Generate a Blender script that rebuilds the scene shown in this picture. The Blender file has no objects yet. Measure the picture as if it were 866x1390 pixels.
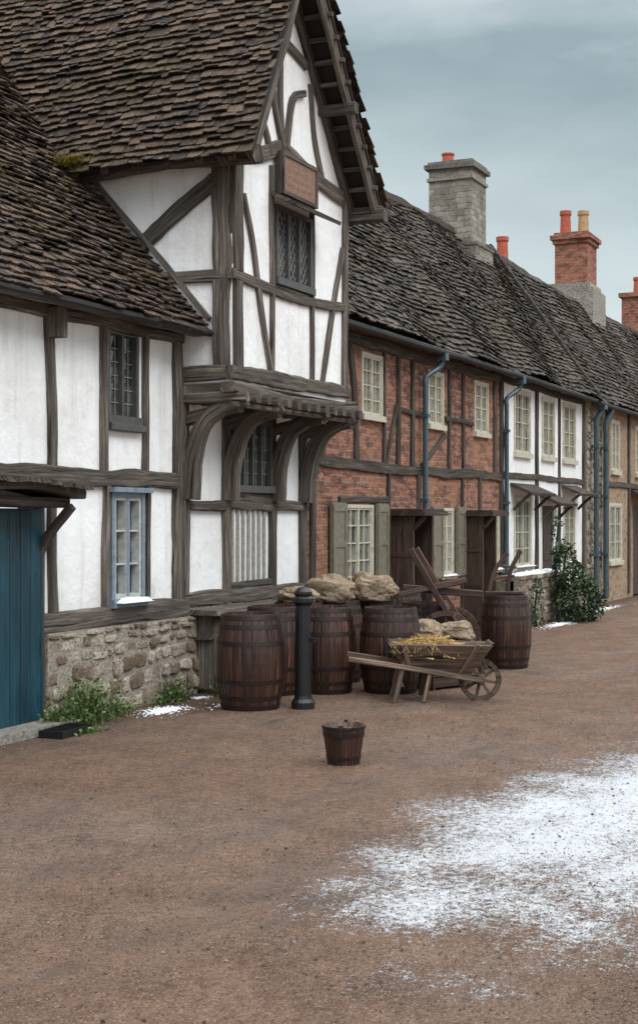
import bpy, math, random
from mathutils import Vector, Matrix, noise
random.seed(7)
R = random.random
def U(a,b): return a+(b-a)*R()
V = Vector

# ------------------------------------------------------------------ nodes
def nd(nt, typ, props=None, ins=None):
    n = nt.nodes.new(typ)
    for k,v in (props or {}).items(): setattr(n,k,v)
    for k,v in (ins or {}).items():
        s = n.inputs[k]
        if isinstance(v, bpy.types.NodeSocket): nt.links.new(v, s)
        else: s.default_value = v
    return n
def c4(c): return (c[0],c[1],c[2],1.0)
def mapped(nt, vec, sc): return nd(nt,'ShaderNodeMapping',None,{'Vector':vec,'Scale':sc}).outputs[0]
def nz(nt, vec, scale, detail=4, rough=.55): 
    return nd(nt,'ShaderNodeTexNoise',None,{'Vector':vec,'Scale':scale,'Detail':detail,'Roughness':rough}).outputs[0]
def ramp(nt, fac, stops):
    n = nd(nt,'ShaderNodeValToRGB',None,{'Fac':fac}); e=n.color_ramp.elements
    while len(e)<len(stops): e.new(.5)
    for i,(p,c) in enumerate(stops):
        e[i].position=p; e[i].color = c4(c) if not isinstance(c,(int,float)) else (c,c,c,1)
    return n.outputs[0]
def mix(nt, fac, a, b, mode='MIX'):
    n = nt.nodes.new('ShaderNodeMix'); n.data_type='RGBA'; n.blend_type=mode
    for i,v in ((0,fac),(6,a),(7,b)):
        if isinstance(v,bpy.types.NodeSocket): nt.links.new(v,n.inputs[i])
        else: n.inputs[i].default_value = c4(v) if i else v
    return n.outputs[2]
def mt(nt, op, a, b=0.0, clamp=False):
    n = nt.nodes.new('ShaderNodeMath'); n.operation=op; n.use_clamp=clamp
    for i,v in ((0,a),(1,b)):
        if isinstance(v,bpy.types.NodeSocket): nt.links.new(v,n.inputs[i])
        else: n.inputs[i].default_value=v
    return n.outputs[0]
def newmat(name, rough=.8):
    m = bpy.data.materials.new(name); m.use_nodes=True; nt=m.node_tree
    b = nt.nodes['Principled BSDF']; b.inputs['Roughness'].default_value=rough
    tc = nt.nodes.new('ShaderNodeTexCoord')
    return m,nt,b,tc
def fin(nt,b,col=None,h=None,dist=.01,strength=.6,rough=None):
    if col is not None: nt.links.new(col,b.inputs['Base Color'])
    if h is not None:
        bp = nd(nt,'ShaderNodeBump',None,{'Height':h,'Distance':dist,'Strength':strength})
        nt.links.new(bp.outputs[0],b.inputs['Normal'])
    if rough is not None: nt.links.new(rough,b.inputs['Roughness'])
def rndattr(nt): return nd(nt,'ShaderNodeAttribute',{'attribute_name':'rnd'}).outputs['Fac']

def wood(name, dark, mid, light, rough=.8, gs=34, bump=.008, varr=.5):
    m,nt,b,tc = newmat(name,rough)
    uv=tc.outputs['UV']; r=rndattr(nt)
    g = nz(nt, mapped(nt,uv,(1.6,gs,1)), 1, 6,.65)
    g2= nz(nt, mapped(nt,uv,(1.1,6,1)), 1, 4,.65)
    cr= nz(nt, mapped(nt,uv,(1.2,gs*.6,1)), 1.3, 3,.5)
    col = ramp(nt,g,[(.3,dark),(.5,mid),(.68,light)])
    col = mix(nt, ramp(nt,g2,[(.42,0.0),(.68,.8)]), col, dark)
    crk = ramp(nt,cr,[(.33,0.0),(.385,1.0)])
    col = mix(nt, crk, tuple(x*.3 for x in dark), col)
    v = mt(nt,'ADD',mt(nt,'MULTIPLY',r,varr),1-varr*.5)
    col = mix(nt,1.0,col,nd(nt,'ShaderNodeCombineColor',None,{0:v,1:v,2:v}).outputs[0],'MULTIPLY')
    h = mt(nt,'ADD',mt(nt,'MULTIPLY',g,.6),crk)
    fin(nt,b,col,h,bump,.9)
    return m
M_TIMBER = wood('weathered_oak',(.037,.029,.023),(.105,.087,.071),(.25,.220,.190),.85,34,.013,.6)
M_TIMBERD= wood('dark_oak',(.022,.017,.013),(.062,.048,.038),(.15,.124,.100),.85,34,.01)
M_BARREL = wood('barrel_oak',(.014,.006,.005),(.046,.018,.012),(.125,.060,.040),.40,40,.004,.9)
M_CART   = wood('cart_wood',(.022,.010,.007),(.065,.031,.022),(.15,.085,.062),.6,30,.005,.6)
M_BARROW = wood('barrow_wood',(.038,.023,.016),(.11,.073,.050),(.25,.18,.13),.7,30,.005,.5)
M_DOORBR = wood('brown_door_wood',(.022,.012,.009),(.055,.032,.024),(.11,.07,.05),.6,30,.004,.4)
M_TEAL   = wood('teal_painted_boards',(.003,.027,.040),(.007,.052,.078),(.014,.078,.108),.5,16,.004,.4)

def plaster(name, base, stain, amt=.4):
    m,nt,b,tc = newmat(name,.9); o=tc.outputs['Object']
    n1=nz(nt,o,1.3,5,.65); n2=nz(nt,mapped(nt,o,(8,8,.7)),1,5,.6); n3=nz(nt,o,55,3); n4=nz(nt,o,4.5,5,.65)
    f = ramp(nt,n1,[(.46,0.0),(.72,1.0)]); s=ramp(nt,n2,[(.52,0.0),(.74,1.0)]); k=ramp(nt,n4,[(.58,0.0),(.68,1.0)])
    col=mix(nt,mt(nt,'MULTIPLY',f,amt*.7),base,stain)
    col=mix(nt,mt(nt,'MULTIPLY',s,amt*.85),col,stain)
    col=mix(nt,mt(nt,'MULTIPLY',k,amt*.4),col,tuple(x*.8 for x in stain))
    sp=nd(nt,'ShaderNodeSeparateXYZ',None,{0:o}).outputs[2]
    low=mt(nt,'MULTIPLY',mt(nt,'SUBTRACT',1.4,sp,True),mt(nt,'MULTIPLY',n4,.8))
    col=mix(nt,low,col,tuple(x*.75 for x in stain))
    h=mt(nt,'ADD',mt(nt,'MULTIPLY',n4,.45),mt(nt,'ADD',mt(nt,'MULTIPLY',n3,.07),n1))
    fin(nt,b,col,h,.05,.65)
    return m
M_PLASTER=plaster('limewashed_plaster',(.90,.915,.92),(.53,.50,.45),.5)
M_RENDER =plaster('white_render',(.85,.86,.86),(.50,.48,.44))

def stone(name, a,bc,cc, scale=6):
    m,nt,b,tc=newmat(name,.9); o=tc.outputs['Object']; r=rndattr(nt)
    n1=nz(nt,o,scale,6,.65); n2=nz(nt,o,scale*6,4,.65)
    col=ramp(nt,mt(nt,'ADD',mt(nt,'MULTIPLY',n1,.55),mt(nt,'MULTIPLY',r,.5)),[(.25,a),(.5,bc),(.78,cc)])
    col=mix(nt,ramp(nt,n2,[(.48,0.0),(.66,.75)]),col,tuple(x*.35 for x in a))
    fin(nt,b,col,mt(nt,'ADD',n1,mt(nt,'MULTIPLY',n2,.6)),.035,.9)
    return m
M_RUBBLE=stone('rubble_stone',(.13,.088,.058),(.26,.205,.155),(.50,.44,.36))
M_MORTAR=stone('lime_mortar',(.18,.15,.12),(.28,.24,.19),(.36,.32,.27))
M_CHSTONE=stone('chimney_stone',(.12,.11,.10),(.22,.205,.18),(.34,.32,.28),4)
M_TAN=stone('tan_limestone',(.22,.145,.09),(.33,.23,.15),(.44,.33,.23),1.5)

def ashlar(name):
    m,nt,b,tc=newmat(name,.9); o=tc.outputs['Object']
    s=nd(nt,'ShaderNodeSeparateXYZ',None,{0:o})
    xy=mt(nt,'ADD',s.outputs[0],s.outputs[1])
    z=mt(nt,'ADD',s.outputs[2],mt(nt,'MULTIPLY',nz(nt,o,2.2,3),.12))
    v=nd(nt,'ShaderNodeCombineXYZ',None,{0:xy,1:z,2:0.0}).outputs[0]
    w=nd(nt,'ShaderNodeTexBrick',None,{'Vector':v,'Scale':1.0,'Brick Width':.30,'Row Height':.11,'Mortar Size':.012,
       'Color1':c4((.22,.205,.17)),'Color2':c4((.35,.33,.28)),'Mortar':c4((.26,.245,.21)),'Mortar Smooth':.6})
    n=nz(nt,o,4,6,.75)
    col=mix(nt,ramp(nt,n,[(.44,.0),(.66,.85)]),w.outputs[0],(.10,.09,.073))
    fin(nt,b,col,mt(nt,'ADD',mt(nt,'MULTIPLY',w.outputs[1],-.6),mt(nt,'MULTIPLY',n,1.4)),.03,.8); return m
M_ASHLAR=ashlar('chimney_rubble_courses')

def brick(name,c1,c2,mo):
    m,nt,b,tc=newmat(name,.9); o=tc.outputs['Object']
    s=nd(nt,'ShaderNodeSeparateXYZ',None,{0:o})
    wob=nz(nt,o,2.5,2)
    z=mt(nt,'ADD',s.outputs[2],mt(nt,'MULTIPLY',wob,.07))
    xy=mt(nt,'ADD',s.outputs[0],s.outputs[1])
    v=nd(nt,'ShaderNodeCombineXYZ',None,{0:xy,1:z,2:0.0}).outputs[0]
    w=nd(nt,'ShaderNodeTexBrick',None,{'Vector':v,'Scale':1.0,'Brick Width':.235,'Row Height':.078,'Mortar Size':.011,
       'Color1':c4(c1),'Color2':c4(c2),'Mortar':c4(mo),'Mortar Smooth':.3,'Bias':-.1})
    n=nz(nt,o,1.3,5,.65); n2=nz(nt,mapped(nt,o,(4.5,4.5,13)),1,4,.75); n3=nz(nt,o,60,3)
    col=mix(nt,ramp(nt,n2,[(.47,0.0),(.58,.85)]),w.outputs[0],(.065,.032,.026))
    col=mix(nt,ramp(nt,n,[(.46,0.0),(.66,.6)]),col,(.34,.18,.10))
    col=mix(nt,ramp(nt,nz(nt,o,5.1,5,.75),[(.58,0.0),(.68,.5)]),col,(.40,.35,.30))
    h=mt(nt,'ADD',mt(nt,'MULTIPLY',w.outputs[1],-1.),mt(nt,'MULTIPLY',n2,.8))
    fin(nt,b,col,mt(nt,'ADD',h,mt(nt,'MULTIPLY',n3,.3)),.018,.9); return m
M_BRICK=brick('old_red_brick',(.38,.135,.072),(.18,.064,.043),(.27,.22,.18))
M_BRICK2=brick('chimney_brick',(.42,.12,.07),(.27,.08,.055),(.3,.22,.17))

def tile(name, a,bc,cc, lich, moss):
    m,nt,b,tc=newmat(name,.85); o=tc.outputs['Object']; r=rndattr(nt)
    n1=nz(nt,o,.9,5,.65); n2=nz(nt,o,14,5,.75); n3=nz(nt,o,60,3,.6)
    f=mt(nt,'ADD',mt(nt,'MULTIPLY',r,.7),mt(nt,'MULTIPLY',n1,.35))
    col=ramp(nt,f,[(.2,a),(.55,bc),(.92,cc)])
    col=mix(nt,ramp(nt,n2,[(.53,0.0),(.63,.85)]),col,lich)
    col=mix(nt,ramp(nt,mt(nt,'ADD',n1,mt(nt,'MULTIPLY',n2,.35)),[(.67,0.0),(.80,.7)]),col,moss)
    col=mix(nt,ramp(nt,n3,[(.45,.0),(.62,.7)]),col,tuple(x*.4 for x in a))
    fin(nt,b,col,mt(nt,'ADD',n2,mt(nt,'MULTIPLY',n3,.5)),.02,.9); return m
M_TILE =tile('stone_slates_brown',(.024,.015,.011),(.074,.045,.030),(.18,.118,.078),(.19,.148,.115),(.075,.058,.022))
M_TILE2=tile('stone_slates_grey',(.021,.017,.014),(.066,.051,.041),(.16,.133,.112),(.19,.168,.145),(.075,.066,.032))
M_DECK=newmat('roof_battens',.9)[0]; M_DECK.node_tree.nodes['Principled BSDF'].inputs[0].default_value=c4((.02,.016,.013))

def paint(name,c,rough=.5,metal=0,var=.25,sc=14,bd=.003):
    m,nt,b,tc=newmat(name,rough); o=tc.outputs['Object']
    n=nz(nt,o,sc,5,.65); col=mix(nt,ramp(nt,n,[(.45,0.0),(.8,1.0)]),c,tuple(x*(1-var*2) for x in c))
    b.inputs['Metallic'].default_value=metal
    fin(nt,b,col,n,bd,.5); return m
M_CREAM=paint('cream_paint',(.54,.52,.42)); M_BLUEF=paint('bluegrey_paint',(.20,.26,.32)); M_PALE=paint('pale_grey_paint',(.50,.52,.50))
M_GREYF=paint('grey_lead_frame',(.085,.086,.082)); M_SHUT=paint('olive_shutter_paint',(.185,.170,.125),.55)
M_PIPE=paint('blue_drainpipe',(.050,.088,.112),.4); M_GUT=paint('gutter_paint',(.024,.024,.025),.7)
M_IRON=paint('black_iron',(.010,.011,.013),.35,0,.2,30); M_HOOP=paint('rusty_hoop',(.042,.030,.027),.45,.6,.3,40)
M_POT=paint('terracotta',(.42,.10,.055),.8); M_POTY=paint('buff_clay',(.44,.29,.14),.8)
M_SIGN=paint('sign_board',(.25,.14,.10),.7); M_LET=paint('faded_lettering',(.40,.30,.22),.8); M_LEAD=paint('lead_came',(.24,.25,.25),.5); M_SLAT=paint('pale_weathered_slats',(.33,.31,.28),.85,0,.3,30)
def glassmat():
    m,nt,b,tc=newmat('old_window_glass',.06); r=rndattr(nt); o=tc.outputs['Object']
    n=nz(nt,o,2.2,3)
    col=mix(nt,mt(nt,'MULTIPLY',ramp(nt,n,[(.4,0.0),(.62,1.0)]),mt(nt,'ADD',mt(nt,'MULTIPLY',r,.4),.25)),(.012,.015,.016),(.34,.33,.29))
    b.inputs['Specular IOR Level'].default_value=.8
    fin(nt,b,col,nz(nt,o,9,2),.004,.3); return m
M_GLASS=glassmat()
def snowmat():
    m,nt,b,tc=newmat('snow',.7); o=tc.outputs['Object']; fin(nt,b,None,nz(nt,o,60,4),.01,.6)
    b.inputs['Base Color'].default_value=c4((.80,.83,.86)); return m
M_SNOW=snowmat()
def sackmat():
    m,nt,b,tc=newmat('burlap',.95); o=tc.outputs['Object']
    w1=nd(nt,'ShaderNodeTexWave',{'bands_direction':'X'},{'Vector':o,'Scale':60.,'Distortion':1.5}).outputs[1]
    w2=nd(nt,'ShaderNodeTexWave',{'bands_direction':'Z'},{'Vector':o,'Scale':60.,'Distortion':1.5}).outputs[1]
    n=nz(nt,o,7,6,.65); fo=nz(nt,mapped(nt,o,(5,12,7)),1,4,.6)
    col=ramp(nt,n,[(.32,(.20,.14,.09)),(.52,(.40,.30,.205)),(.75,(.53,.43,.32))])
    fin(nt,b,col,mt(nt,'ADD',mt(nt,'MULTIPLY',mt(nt,'ADD',w1,w2),.06),mt(nt,'ADD',n,mt(nt,'MULTIPLY',fo,2.2))),.04,1.); return m
M_SACK=sackmat()
def leafmat(name,a,bc):
    m,nt,b,tc=newmat(name,.5); r=rndattr(nt)
    fin(nt,b,ramp(nt,r,[(0,a),(1,bc)])); return m
M_IVY=leafmat('ivy_leaves',(.010,.028,.010),(.048,.095,.027)); M_GRASS=leafmat('weed_leaves',(.035,.075,.018),(.15,.21,.055))
M_STRAW=leafmat('straw',(.36,.23,.08),(.62,.44,.18)); M_MOSS=leafmat('moss',(.16,.14,.015),(.40,.33,.05))

def groundmat():
    m,nt,b,tc=newmat('gravel_street',.9); o=tc.outputs['Object']
    s=nd(nt,'ShaderNodeSeparateXYZ',None,{0:o})
    n0=nz(nt,o,.33,4,.6); n1=nz(nt,o,2.1,6,.7); n2=nz(nt,o,17,6,.85); n3=nz(nt,o,75,4,.85)
    f=mt(nt,'ADD',mt(nt,'MULTIPLY',n1,.26),mt(nt,'ADD',mt(nt,'MULTIPLY',n2,.38),mt(nt,'MULTIPLY',n3,.42)))
    col=ramp(nt,f,[(.42,(.040,.020,.012)),(.50,(.145,.079,.047)),(.57,(.245,.142,.089)),(.68,(.42,.28,.195))])
    pale=ramp(nt,f,[(.42,(.045,.027,.020)),(.50,(.155,.099,.072)),(.57,(.265,.180,.135)),(.68,(.44,.34,.275))])
    col=mix(nt,ramp(nt,n0,[(.44,0.0),(.62,.8)]),col,pale)
    # individual small stones pressed into the surface
    for scl,lo,hi in ((62.,.14,.86),(115.,.22,.78)):
        vo=nd(nt,'ShaderNodeTexVoronoi',None,{'Vector':o,'Scale':scl}); rc_=nd(nt,'ShaderNodeSeparateColor',None,{0:vo.outputs[1]}).outputs[0]
        inside=ramp(nt,vo.outputs[0],[(.28,1.0),(.45,0.0)])
        col=mix(nt,mt(nt,'MULTIPLY',mt(nt,'MULTIPLY',mt(nt,'GREATER_THAN',rc_,hi),inside),.7),col,(.42,.31,.24))
        col=mix(nt,mt(nt,'MULTIPLY',mt(nt,'MULTIPLY',mt(nt,'LESS_THAN',rc_,lo),inside),.75),col,(.030,.018,.014))
        if scl<100: peb=mt(nt,'MULTIPLY',mt(nt,'GREATER_THAN',mt(nt,'ABSOLUTE',mt(nt,'SUBTRACT',rc_,.5)),.34),inside)
    wn=nz(nt,mapped(nt,o,(.55,1.5,1)),1.0,5,.65)
    wet=ramp(nt,mt(nt,'ADD',wn,mt(nt,'MULTIPLY',mt(nt,'SUBTRACT',n2,.5),.5)),[(.53,0.0),(.66,1.0)])
    col=mix(nt,mt(nt,'MULTIPLY',wet,.45),col,(.050,.031,.022))
    edge=mt(nt,'MULTIPLY',mt(nt,'SUBTRACT',s.outputs[1],6.35,True),mt(nt,'MULTIPLY',n1,1.5),True)
    col=mix(nt,edge,col,(.045,.035,.022))
    # scattered theatrical snow lying in the street
    X=mt(nt,'SUBTRACT',s.outputs[0],8.8); Y=mt(nt,'SUBTRACT',s.outputs[1],1.58)
    xr=mt(nt,'SUBTRACT',mt(nt,'MULTIPLY',X,.99),mt(nt,'MULTIPLY',Y,.139)); yr=mt(nt,'ADD',mt(nt,'MULTIPLY',X,.139),mt(nt,'MULTIPLY',Y,.99))
    r2=mt(nt,'ADD',mt(nt,'POWER',mt(nt,'ABSOLUTE',mt(nt,'DIVIDE',xr,3.4)),2.),mt(nt,'POWER',mt(nt,'ABSOLUTE',mt(nt,'DIVIDE',yr,1.38)),2.))
    dens=mt(nt,'MAXIMUM',mt(nt,'SUBTRACT',1.,r2),-2.)
    nb=nz(nt,o,1.4,6,.75); nf=nz(nt,o,24,5,.88); nf2=nz(nt,o,100,3,.7)
    q=mt(nt,'ADD',mt(nt,'MULTIPLY',dens,1.35),mt(nt,'MULTIPLY',mt(nt,'SUBTRACT',nb,.50),3.6))
    q=mt(nt,'ADD',q,mt(nt,'MULTIPLY',mt(nt,'SUBTRACT',nf,.5),5.2))
    q=mt(nt,'ADD',q,mt(nt,'MULTIPLY',mt(nt,'SUBTRACT',nf2,.5),3.2))
    mask=ramp(nt,q,[(.24,0.0),(.60,.75),(1.0,1.0)])
    col=mix(nt,mask,col,(.80,.835,.88))
    h=mt(nt,'ADD',mt(nt,'MULTIPLY',n1,1.7),mt(nt,'ADD',mt(nt,'MULTIPLY',n3,.5),mt(nt,'MULTIPLY',n2,.9)))
    h=mt(nt,'ADD',h,mt(nt,'MULTIPLY',peb,.18))
    h=mt(nt,'MULTIPLY',h,mt(nt,'SUBTRACT',1.,mt(nt,'MULTIPLY',wet,.25)))
    h=mt(nt,'ADD',h,mt(nt,'MULTIPLY',mask,.3))
    rg=mt(nt,'SUBTRACT',.88,mt(nt,'MULTIPLY',mt(nt,'MULTIPLY',wet,mt(nt,'SUBTRACT',1.,mask)),.50))
    fin(nt,b,col,h,.05,.9,rg); return m
M_GROUND=groundmat()

# ------------------------------------------------------------------ mesh builder
class MB:
    def __init__(s): s.v=[];s.f=[];s.uv=[];s.r=[]
    def face(s,idx,uvs,r): s.f.append(idx); s.uv.extend(uvs); s.r.append(r)
    def poly(s,pts,r=None,uvs=None):
        i=len(s.v); s.v.extend([tuple(p) for p in pts])
        if uvs is None: uvs=[(p[0]+p[1]*.7,p[2]+p[1]*.3) for p in pts]
        s.face(list(range(i,i+len(pts))),uvs,R() if r is None else r)
    def box(s,x0,x1,y0,y1,z0,z1,r=None,M=None,j=0):
        r=R() if r is None else r; i=len(s.v)
        P=[V((x,y,z)) for x in (x0,x1) for y in (y0,y1) for z in (z0,z1)]
        if j: P=[p+V((U(-j,j),U(-j,j),U(-j,j))) for p in P]
        d=[abs(x1-x0),abs(y1-y0),abs(z1-z0)]; k=d.index(max(d)); o=[a for a in range(3) if a!=k]; ou=U(0,50)
        for p in P:
            q=M@p if M else p; s.v.append(tuple(q))
        for q in ((0,1,3,2),(4,6,7,5),(0,4,5,1),(2,3,7,6),(0,2,6,4),(1,5,7,3)):
            s.face([i+a for a in q],[(P[a][k]+ou,P[a][o[0]]+P[a][o[1]]+ou) for a in q],r)
    def beam(s,pts,w,d,n,jit=.006,step=.13,r=None,w2=None,ch=.14):
        r=R() if r is None else r; n=V(n).normalized(); pts=[V(p) for p in pts]
        S=[]
        if len(pts)==2:
            L=(pts[1]-pts[0]).length; k=max(1,int(L/step)) if jit else 1
            S=[pts[0].lerp(pts[1],i/k) for i in range(k+1)]
        else:
            Q=[pts[0]*2-pts[1]]+pts+[pts[-1]*2-pts[-2]]
            for i in range(1,len(Q)-2):
                a,b,c,e=Q[i-1:i+3]; k=max(2,int((c-b).length/step*1.5))
                for t in range(k+(1 if i==len(Q)-3 else 0)):
                    t=t/k; S.append(.5*((2*b)+(c-a)*t+(2*a-5*b+4*c-e)*t*t+(3*b-a-3*c+e)*t**3))
        off=U(0,99); i0=len(s.v); L=0; ul=[]
        m=len(S)
        for i,p in enumerate(S):
            T=(S[min(i+1,m-1)]-S[max(i-1,0)]).normalized(); sd=T.cross(n).normalized()
            nn=sd.cross(T).normalized()
            if i: L+=(p-S[i-1]).length
            ul.append(L)
            ww=w+((w2-w)*i/(m-1) if w2 else 0)
            if jit:
                ww*=1+.22*noise.noise(V((off,L*2.2,0)))+.14*noise.noise(V((off,L*7,9)))
                p=p+sd*jit*2.4*noise.noise(V((L*1.1,off,3)))+nn*jit*.5*noise.noise(V((3,L*1.7,off)))
            a=ww/2;b=d/2;c=ch*min(ww,d)
            for x,y in ((-a+c,-b),(a-c,-b),(a,-b+c),(a,b-c),(a-c,b),(-a+c,b),(-a,b-c),(-a,-b+c)):
                s.v.append(tuple(p+sd*x+nn*y))
        per=[0,w,w+.02,w+d,w+d+.02,2*w+d,2*w+d+.02,2*w+2*d,2*w+2*d+.02]
        for i in range(m-1):
            for k in range(8):
                a=i0+i*8+k;b=i0+i*8+(k+1)%8
                s.face([a,b,b+8,a+8],[(ul[i]+off,per[k]+off),(ul[i]+off,per[k+1]+off),(ul[i+1]+off,per[k+1]+off),(ul[i+1]+off,per[k]+off)],r)
        for st,rev in ((i0,1),(i0+(m-1)*8,0)):
            idx=[st+k for k in range(8)]; 
            if rev: idx=idx[::-1]
            s.face(idx,[(off+k*.01,off+k*.02) for k in range(8)],r*.6)
    def lathe(s,c,axis,prof,n,staves=0,groove=.004,r=None,close=False):
        c=V(c); ax=V(axis).normalized(); e1=ax.orthogonal().normalized(); e2=ax.cross(e1); i0=len(s.v)
        rs=[R() for _ in range(max(1,staves))]; off=U(0,50)
        for (rad,h) in prof:
            for k in range(n):
                t=2*math.pi*k/n; rr=rad
                if staves and k%(n//staves)==0: rr-=groove
                s.v.append(tuple(c+ax*h+e1*math.cos(t)*rr+e2*math.sin(t)*rr))
        m=len(prof)
        for i in range(m if close else m-1):
            j=(i+1)%m
            for k in range(n):
                k2=(k+1)%n; st=k//(n//staves) if staves else 0
                rr=r if r is not None else rs[st%len(rs)]
                u0=prof[i][1]+off+st*3.7;u1=prof[j][1]+off+st*3.7; v0=k/n*2*math.pi*.3+off
                if abs(prof[i][1]-prof[j][1])<1e-5: u0=prof[i][0]+off;u1=prof[j][0]+off
                s.face([i0+i*n+k,i0+i*n+k2,i0+j*n+k2,i0+j*n+k],[(u0,v0),(u0,v0+1.88/n),(u1,v0+1.88/n),(u1,v0)],rr)
    def obj(s,name,mat,parent=None,smooth=False,local=False):
        me=bpy.data.meshes.new(name); me.from_pydata(s.v,[],s.f); 
        uvl=me.uv_layers.new(name='UVMap'); flat=[]
        for a in s.uv: flat.extend(a)
        uvl.data.foreach_set('uv',flat)
        at=me.attributes.new('rnd','FLOAT','FACE'); at.data.foreach_set('value',s.r)
        me.materials.append(mat)
        if smooth: me.polygons.foreach_set('use_smooth',[True]*len(me.polygons))
        ob=bpy.data.objects.new(name,me); bpy.context.scene.collection.objects.link(ob)
        if parent:
            ob.parent=parent
            if not local: ob.location=-parent.location
        return ob
def empty(name,loc=(0,0,0),rz=0):
    e=bpy.data.objects.new(name,None); e.location=loc; e.rotation_euler=(0,0,rz); e.empty_display_size=.3
    bpy.context.scene.collection.objects.link(e); return e

def wall(mb,x0,x1,z0,z1,Y,ops,depth=.16):
    xs=sorted(set([x0,x1]+[o[0] for o in ops]+[o[1] for o in ops])); zs=sorted(set([z0,z1]+[o[2] for o in ops]+[o[3] for o in ops]))
    xs=[x for x in xs if x0<=x<=x1]; zs=[z for z in zs if z0<=z<=z1]
    for i in range(len(xs)-1):
        for k in range(len(zs)-1):
            cx=(xs[i]+xs[i+1])/2; cz=(zs[k]+zs[k+1])/2
            if any(o[0]<cx<o[1] and o[2]<cz<o[3] for o in ops): continue
            mb.poly([(xs[i],Y,zs[k]),(xs[i+1],Y,zs[k]),(xs[i+1],Y,zs[k+1]),(xs[i],Y,zs[k+1])],.5)
    for a,b,c,d in [o[:4] for o in ops]:
        Z=Y+depth
        mb.poly([(a,Y,c),(a,Y,d),(a,Z,d),(a,Z,c)],.5); mb.poly([(b,Y,c),(b,Z,c),(b,Z,d),(b,Y,d)],.5)
        mb.poly([(a,Y,d),(b,Y,d),(b,Z,d),(a,Z,d)],.5); mb.poly([(a,Y,c),(a,Z,c),(b,Z,c),(b,Y,c)],.5)
def sash(fr,gl,x0,x1,z0,z1,Y,lights=2,cols=2,rows=4,fw=.045,bar=.016,proud=.012,dep=.06,inner=None):
    y0=Y-proud;y1=Y+dep; fi=inner or fr
    fr.box(x0-.004,x0+fw,y0,y1,z0,z1); fr.box(x1-fw,x1+.004,y0,y1,z0,z1)
    fr.box(x0+fw,x1-fw,y0+.003,y1,z1-fw,z1); fr.box(x0-.03,x1+.03,y0-.04,y1,z0-.04,z0+fw*.8)
    iw=(x1-x0-2*fw)/lights
    for l in range(lights):
        a=x0+fw+iw*l; b=a+iw
        if l: fr.box(a-fw*.45,a+fw*.45,y0+.006,y1,z0+fw,z1-fw)
        s0=.02
        fi.box(a+ (.012 if l else 0),a+s0+.012,y0+.014,y1-.01,z0+fw,z1-fw); fi.box(b-s0-.012,b-(.012 if l<lights-1 else 0),y0+.014,y1-.01,z0+fw,z1-fw)
        fi.box(a+s0,b-s0,y0+.016,y1-.01,z1-fw-.025,z1-fw); fi.box(a+s0,b-s0,y0+.016,y1-.01,z0+fw*.8,z0+fw+.03)
        for c in range(1,cols):
            x=a+(b-a)*c/cols; fi.box(x-bar/2,x+bar/2,y0+.022,y1-.014,z0+fw,z1-fw)
        for q in range(1,rows):
            z=z0+fw+(z1-z0-2*fw)*q/rows; fi.box(a+.01,b-.01,y0+.024,y1-.016,z-bar/2,z+bar/2)
        for c in range(cols):
            for q in range(rows):
                xa=a+(b-a)*c/cols;xb=a+(b-a)*(c+1)/cols;za=z0+fw+(z1-z0-2*fw)*q/rows;zb=z0+fw+(z1-z0-2*fw)*(q+1)/rows
                gl.poly([(xa,y1-.02+U(-.003,.003),za),(xb,y1-.02+U(-.003,.003),za),(xb,y1-.02+U(-.003,.003),zb),(xa,y1-.02+U(-.003,.003),zb)])
def leaded(fr,gl,ld,x0,x1,z0,z1,Y,lights=3,fw=.045,diamond=True,px=.085,pz=.13,dep=.07):
    y1=Y+dep
    fr.box(x0,x0+fw,Y-.02,y1,z0,z1); fr.box(x1-fw,x1,Y-.02,y1,z0,z1)
    fr.box(x0+fw,x1-fw,Y-.017,y1,z1-fw,z1); fr.box(x0-.02,x1+.02,Y-.05,y1,z0-.03,z0+fw)
    iw=(x1-x0-2*fw)/lights; g=y1-.03
    for l in range(lights):
        a=x0+fw+iw*l;b=a+iw
        if l: fr.box(a-.02,a+.02,Y-.014,y1,z0+fw,z1-fw)
        nx=3;nzz=5; za0=z0+fw;zb0=z1-fw
        for c in range(nx):
            for q in range(nzz):
                xa=a+(b-a)*c/nx;xb=a+(b-a)*(c+1)/nx;za=za0+(zb0-za0)*q/nzz;zb=za0+(zb0-za0)*(q+1)/nzz
                gl.poly([(xa,g+U(-.005,.005),za),(xb,g+U(-.005,.005),za),(xb,g+U(-.005,.005),zb),(xa,g+U(-.005,.005),zb)],U(0,1))
        if diamond:
            k=pz/px
            for sg in (1,-1):
                c=-20*pz
                while c<20*pz:
                    zz0=(za0+zb0)/2
                    xA,zA,xB,zB=a,zz0+c,b,zz0+c+sg*k*(b-a)
                    ta=(za0-zA)/(zB-zA); tb=(zb0-zA)/(zB-zA); t0=max(0,min(ta,tb));t1=min(1,max(ta,tb))
                    if t1-t0>.02:
                        ld.beam([(xA+(xB-xA)*t0,g-.010,zA+(zB-zA)*t0),(xA+(xB-xA)*t1,g-.010,zA+(zB-zA)*t1)],.009,.007,(0,1,0),jit=0)
                    c+=pz
        else:
            n=int((zb0-za0)/pz)
            for q in range(1,n): 
                z=za0+(zb0-za0)*q/n; ld.box(a,b,g-.014,g-.006,z-.004,z+.004)
            for c in (1,2): 
                x=a+(b-a)*c/3; ld.box(x-.004,x+.004,g-.013,g-.007,za0,zb0)

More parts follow.
